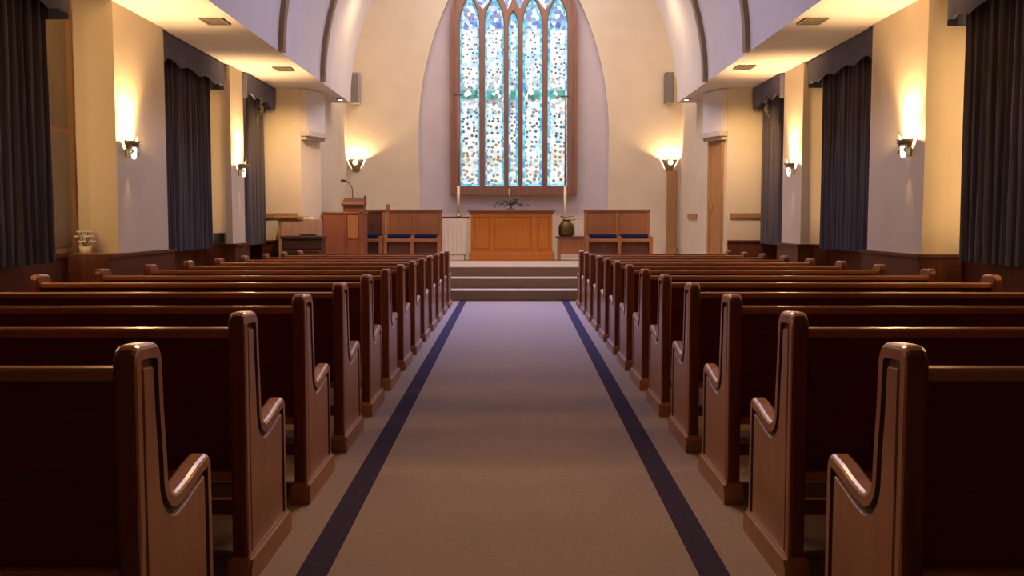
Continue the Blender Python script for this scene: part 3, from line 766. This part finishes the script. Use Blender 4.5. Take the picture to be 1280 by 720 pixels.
# organ and cabinet in the left corner
CABM = ramp_mat('cabinet_wood', (.40, .235, .15), (.48, .29, .19), scale=(8, 8, 1), nscale=3)
t = thing('tall_cabinet', 'pinkish tan wooden cabinet with brown shelf top, left of the pulpit', 'cabinet', (-3.62, 15.95, 0))
mbox('body', CABM, t, -.30, .36, .05, .45, 0, 1.34); mbox('top', POSTW, t, -.36, .12, .0, .47, 1.35, 1.395, bev=.01)
mbox('top_board', CREAM, t, .12, .22, .05, .47, 1.34, 1.375); mbox('door', CABM, t, -.26, .32, .03, .05, .9, 1.30, bev=.008)
t = thing('organ_console', 'dark low organ console in front of the tan cabinet', 'organ', (-3.44, 15.45, 0))
mbox('case', ORGAN, t, -.30, .33, .05, .42, 0, 1.02); mbox('lid', ORGAN, t, -.33, .35, .0, .43, 1.02, 1.075, bev=.01)
mbox('key_shelf', ORGAN, t, -.29, .32, -.08, .06, .78, .84, bev=.01); mbox('fall_board', ORGAN, t, -.28, .31, .02, .06, .86, .99, bev=.006)
t = thing('music_book', 'dark open book lying on the organ console lid', 'book', (-3.36, 15.70, 1.075))
mbox('cover', BLACK, t, -.13, .13, -.08, .08, 0, .02, bev=.004)
bm = NB(); box(bm, -.115, .0, -.07, .07, .02, .032, bev=.004); box(bm, .0, .115, -.07, .07, .02, .032, bev=.004); link_mesh('pages', bm, GREY, t)
# flowers and a small box on the left ledge
t = thing('flower_pot', 'small pale pot of white flowers on the left ledge', 'flowers', (-4.36, 9.75, .992))
bm = NB(); lathe(bm, [(0, 0), (.045, 0), (.06, .07), (.05, .07), (0, .06)], (0, 0, 0), 16); link_mesh('pot', bm, CREAM, t, smooth=True)
random.seed(5)
for k in range(8):
    a = 2 * PI * k / 8; r = .045 if k % 2 else .075; zz = .10 + .05 * (k % 3)
    c = (r * math.cos(a), r * math.sin(a), zz + .02)
    bm = NB()
    for q in range(5):
        b = 2 * PI * q / 5; v = bmesh.ops.create_icosphere(bm, subdivisions=1, radius=.022)['verts']
        bmesh.ops.scale(bm, vec=(1, 1, .5), verts=v); bmesh.ops.translate(bm, verts=v, vec=(c[0] + .022 * math.cos(b), c[1] + .022 * math.sin(b), c[2]))
    link_mesh('blossom', bm, FLOW, t, smooth=True)
    bm = NB(); tube(bm, [(0, 0, .06), (c[0], c[1], c[2])], .005, 5); link_mesh('stem', bm, LEAFM, t)
t = thing('small_speaker', 'small dark grey box on the ledge at the foot of the left pilaster', 'speaker', (-4.27, 13.93, .985))
mbox('casing', VENTM, t, -.09, .09, -.02, .04, 0, .16, bev=.008); mbox('grille', BLACK, t, -.075, .075, -.026, -.018, .015, .145, bev=.002)

# ------------------------------------------------------------------ light
LILAC = (.57, .60, 1.0)
area('vault_lilac_fill', (0, 12.5, 6.9), (0, 12.5, 0), 215, LILAC, 2.2, 6)  # added lilac ambient fill, no opening in the vault
area('chancel_top_fill', (0, 19.6, 8.0), (0, 18.8, 0), 95, (.85, .78, 1.0), 4, 1.2)  # added fill above the chancel, not real daylight
spot('window_daylight', (0, 20.4, 6.9), (0, 13.2, 0), 6500, (.33, .40, 1.0), 34, 1.0, .25)
spot('near_aisle_fill', (0, 8.2, 5.9), (0, 2.2, 0), 900, (1, .60, .32), 54, 1, .5)  # unseen warm fill added for the near aisle and pew ends
area('chancel_front_fill', (0, 18.15, 7.1), (0, 19.9, 1.0), 135, (1, .80, .60), 3, .6)  # added fill to brighten the altar and furniture fronts
for s in (-1, 1):
    area('arch_warm_fill', (s * 3.42, 18.75, 4.3), (s * 2.4, 21, 5.2), 16, (1, .62, .28), .2, .8)  # added lamp behind the arch, spreading warm light on the back wall
    area('chancel_side_area', (s * 2.2, 17.3, ZS + 1.6), (s * 3.6, 17.6, 1.5), 14, (1, .72, .42), .5, .5)  # warm area lamp aimed at the chancel side walls
w = bpy.data.worlds.new('World'); S.world = w; w.use_nodes = True
w.node_tree.nodes['Background'].inputs[0].default_value = (.5, .5, .8, 1); w.node_tree.nodes['Background'].inputs[1].default_value = .05

# ------------------------------------------------------------------ camera
cam = bpy.data.cameras.new('camera'); cam.sensor_width = 36; cam.lens = 1200 / 1280 * 36; cam.clip_end = 200
co = bpy.data.objects.new('camera', cam); C.objects.link(co)
co.location = (-.02, 0, 1.33); co.rotation_euler = (PI / 2 - math.atan(85 / 1200), 0, math.atan(1 / 1200))
S.camera = co
S.view_settings.view_transform = 'Standard'; S.view_settings.look = 'None'; S.view_settings.exposure = 0
S.cycles.max_bounces = 8; S.cycles.diffuse_bounces = 5; S.cycles.use_denoising = True
S.cycles.sample_clamp_indirect = 6
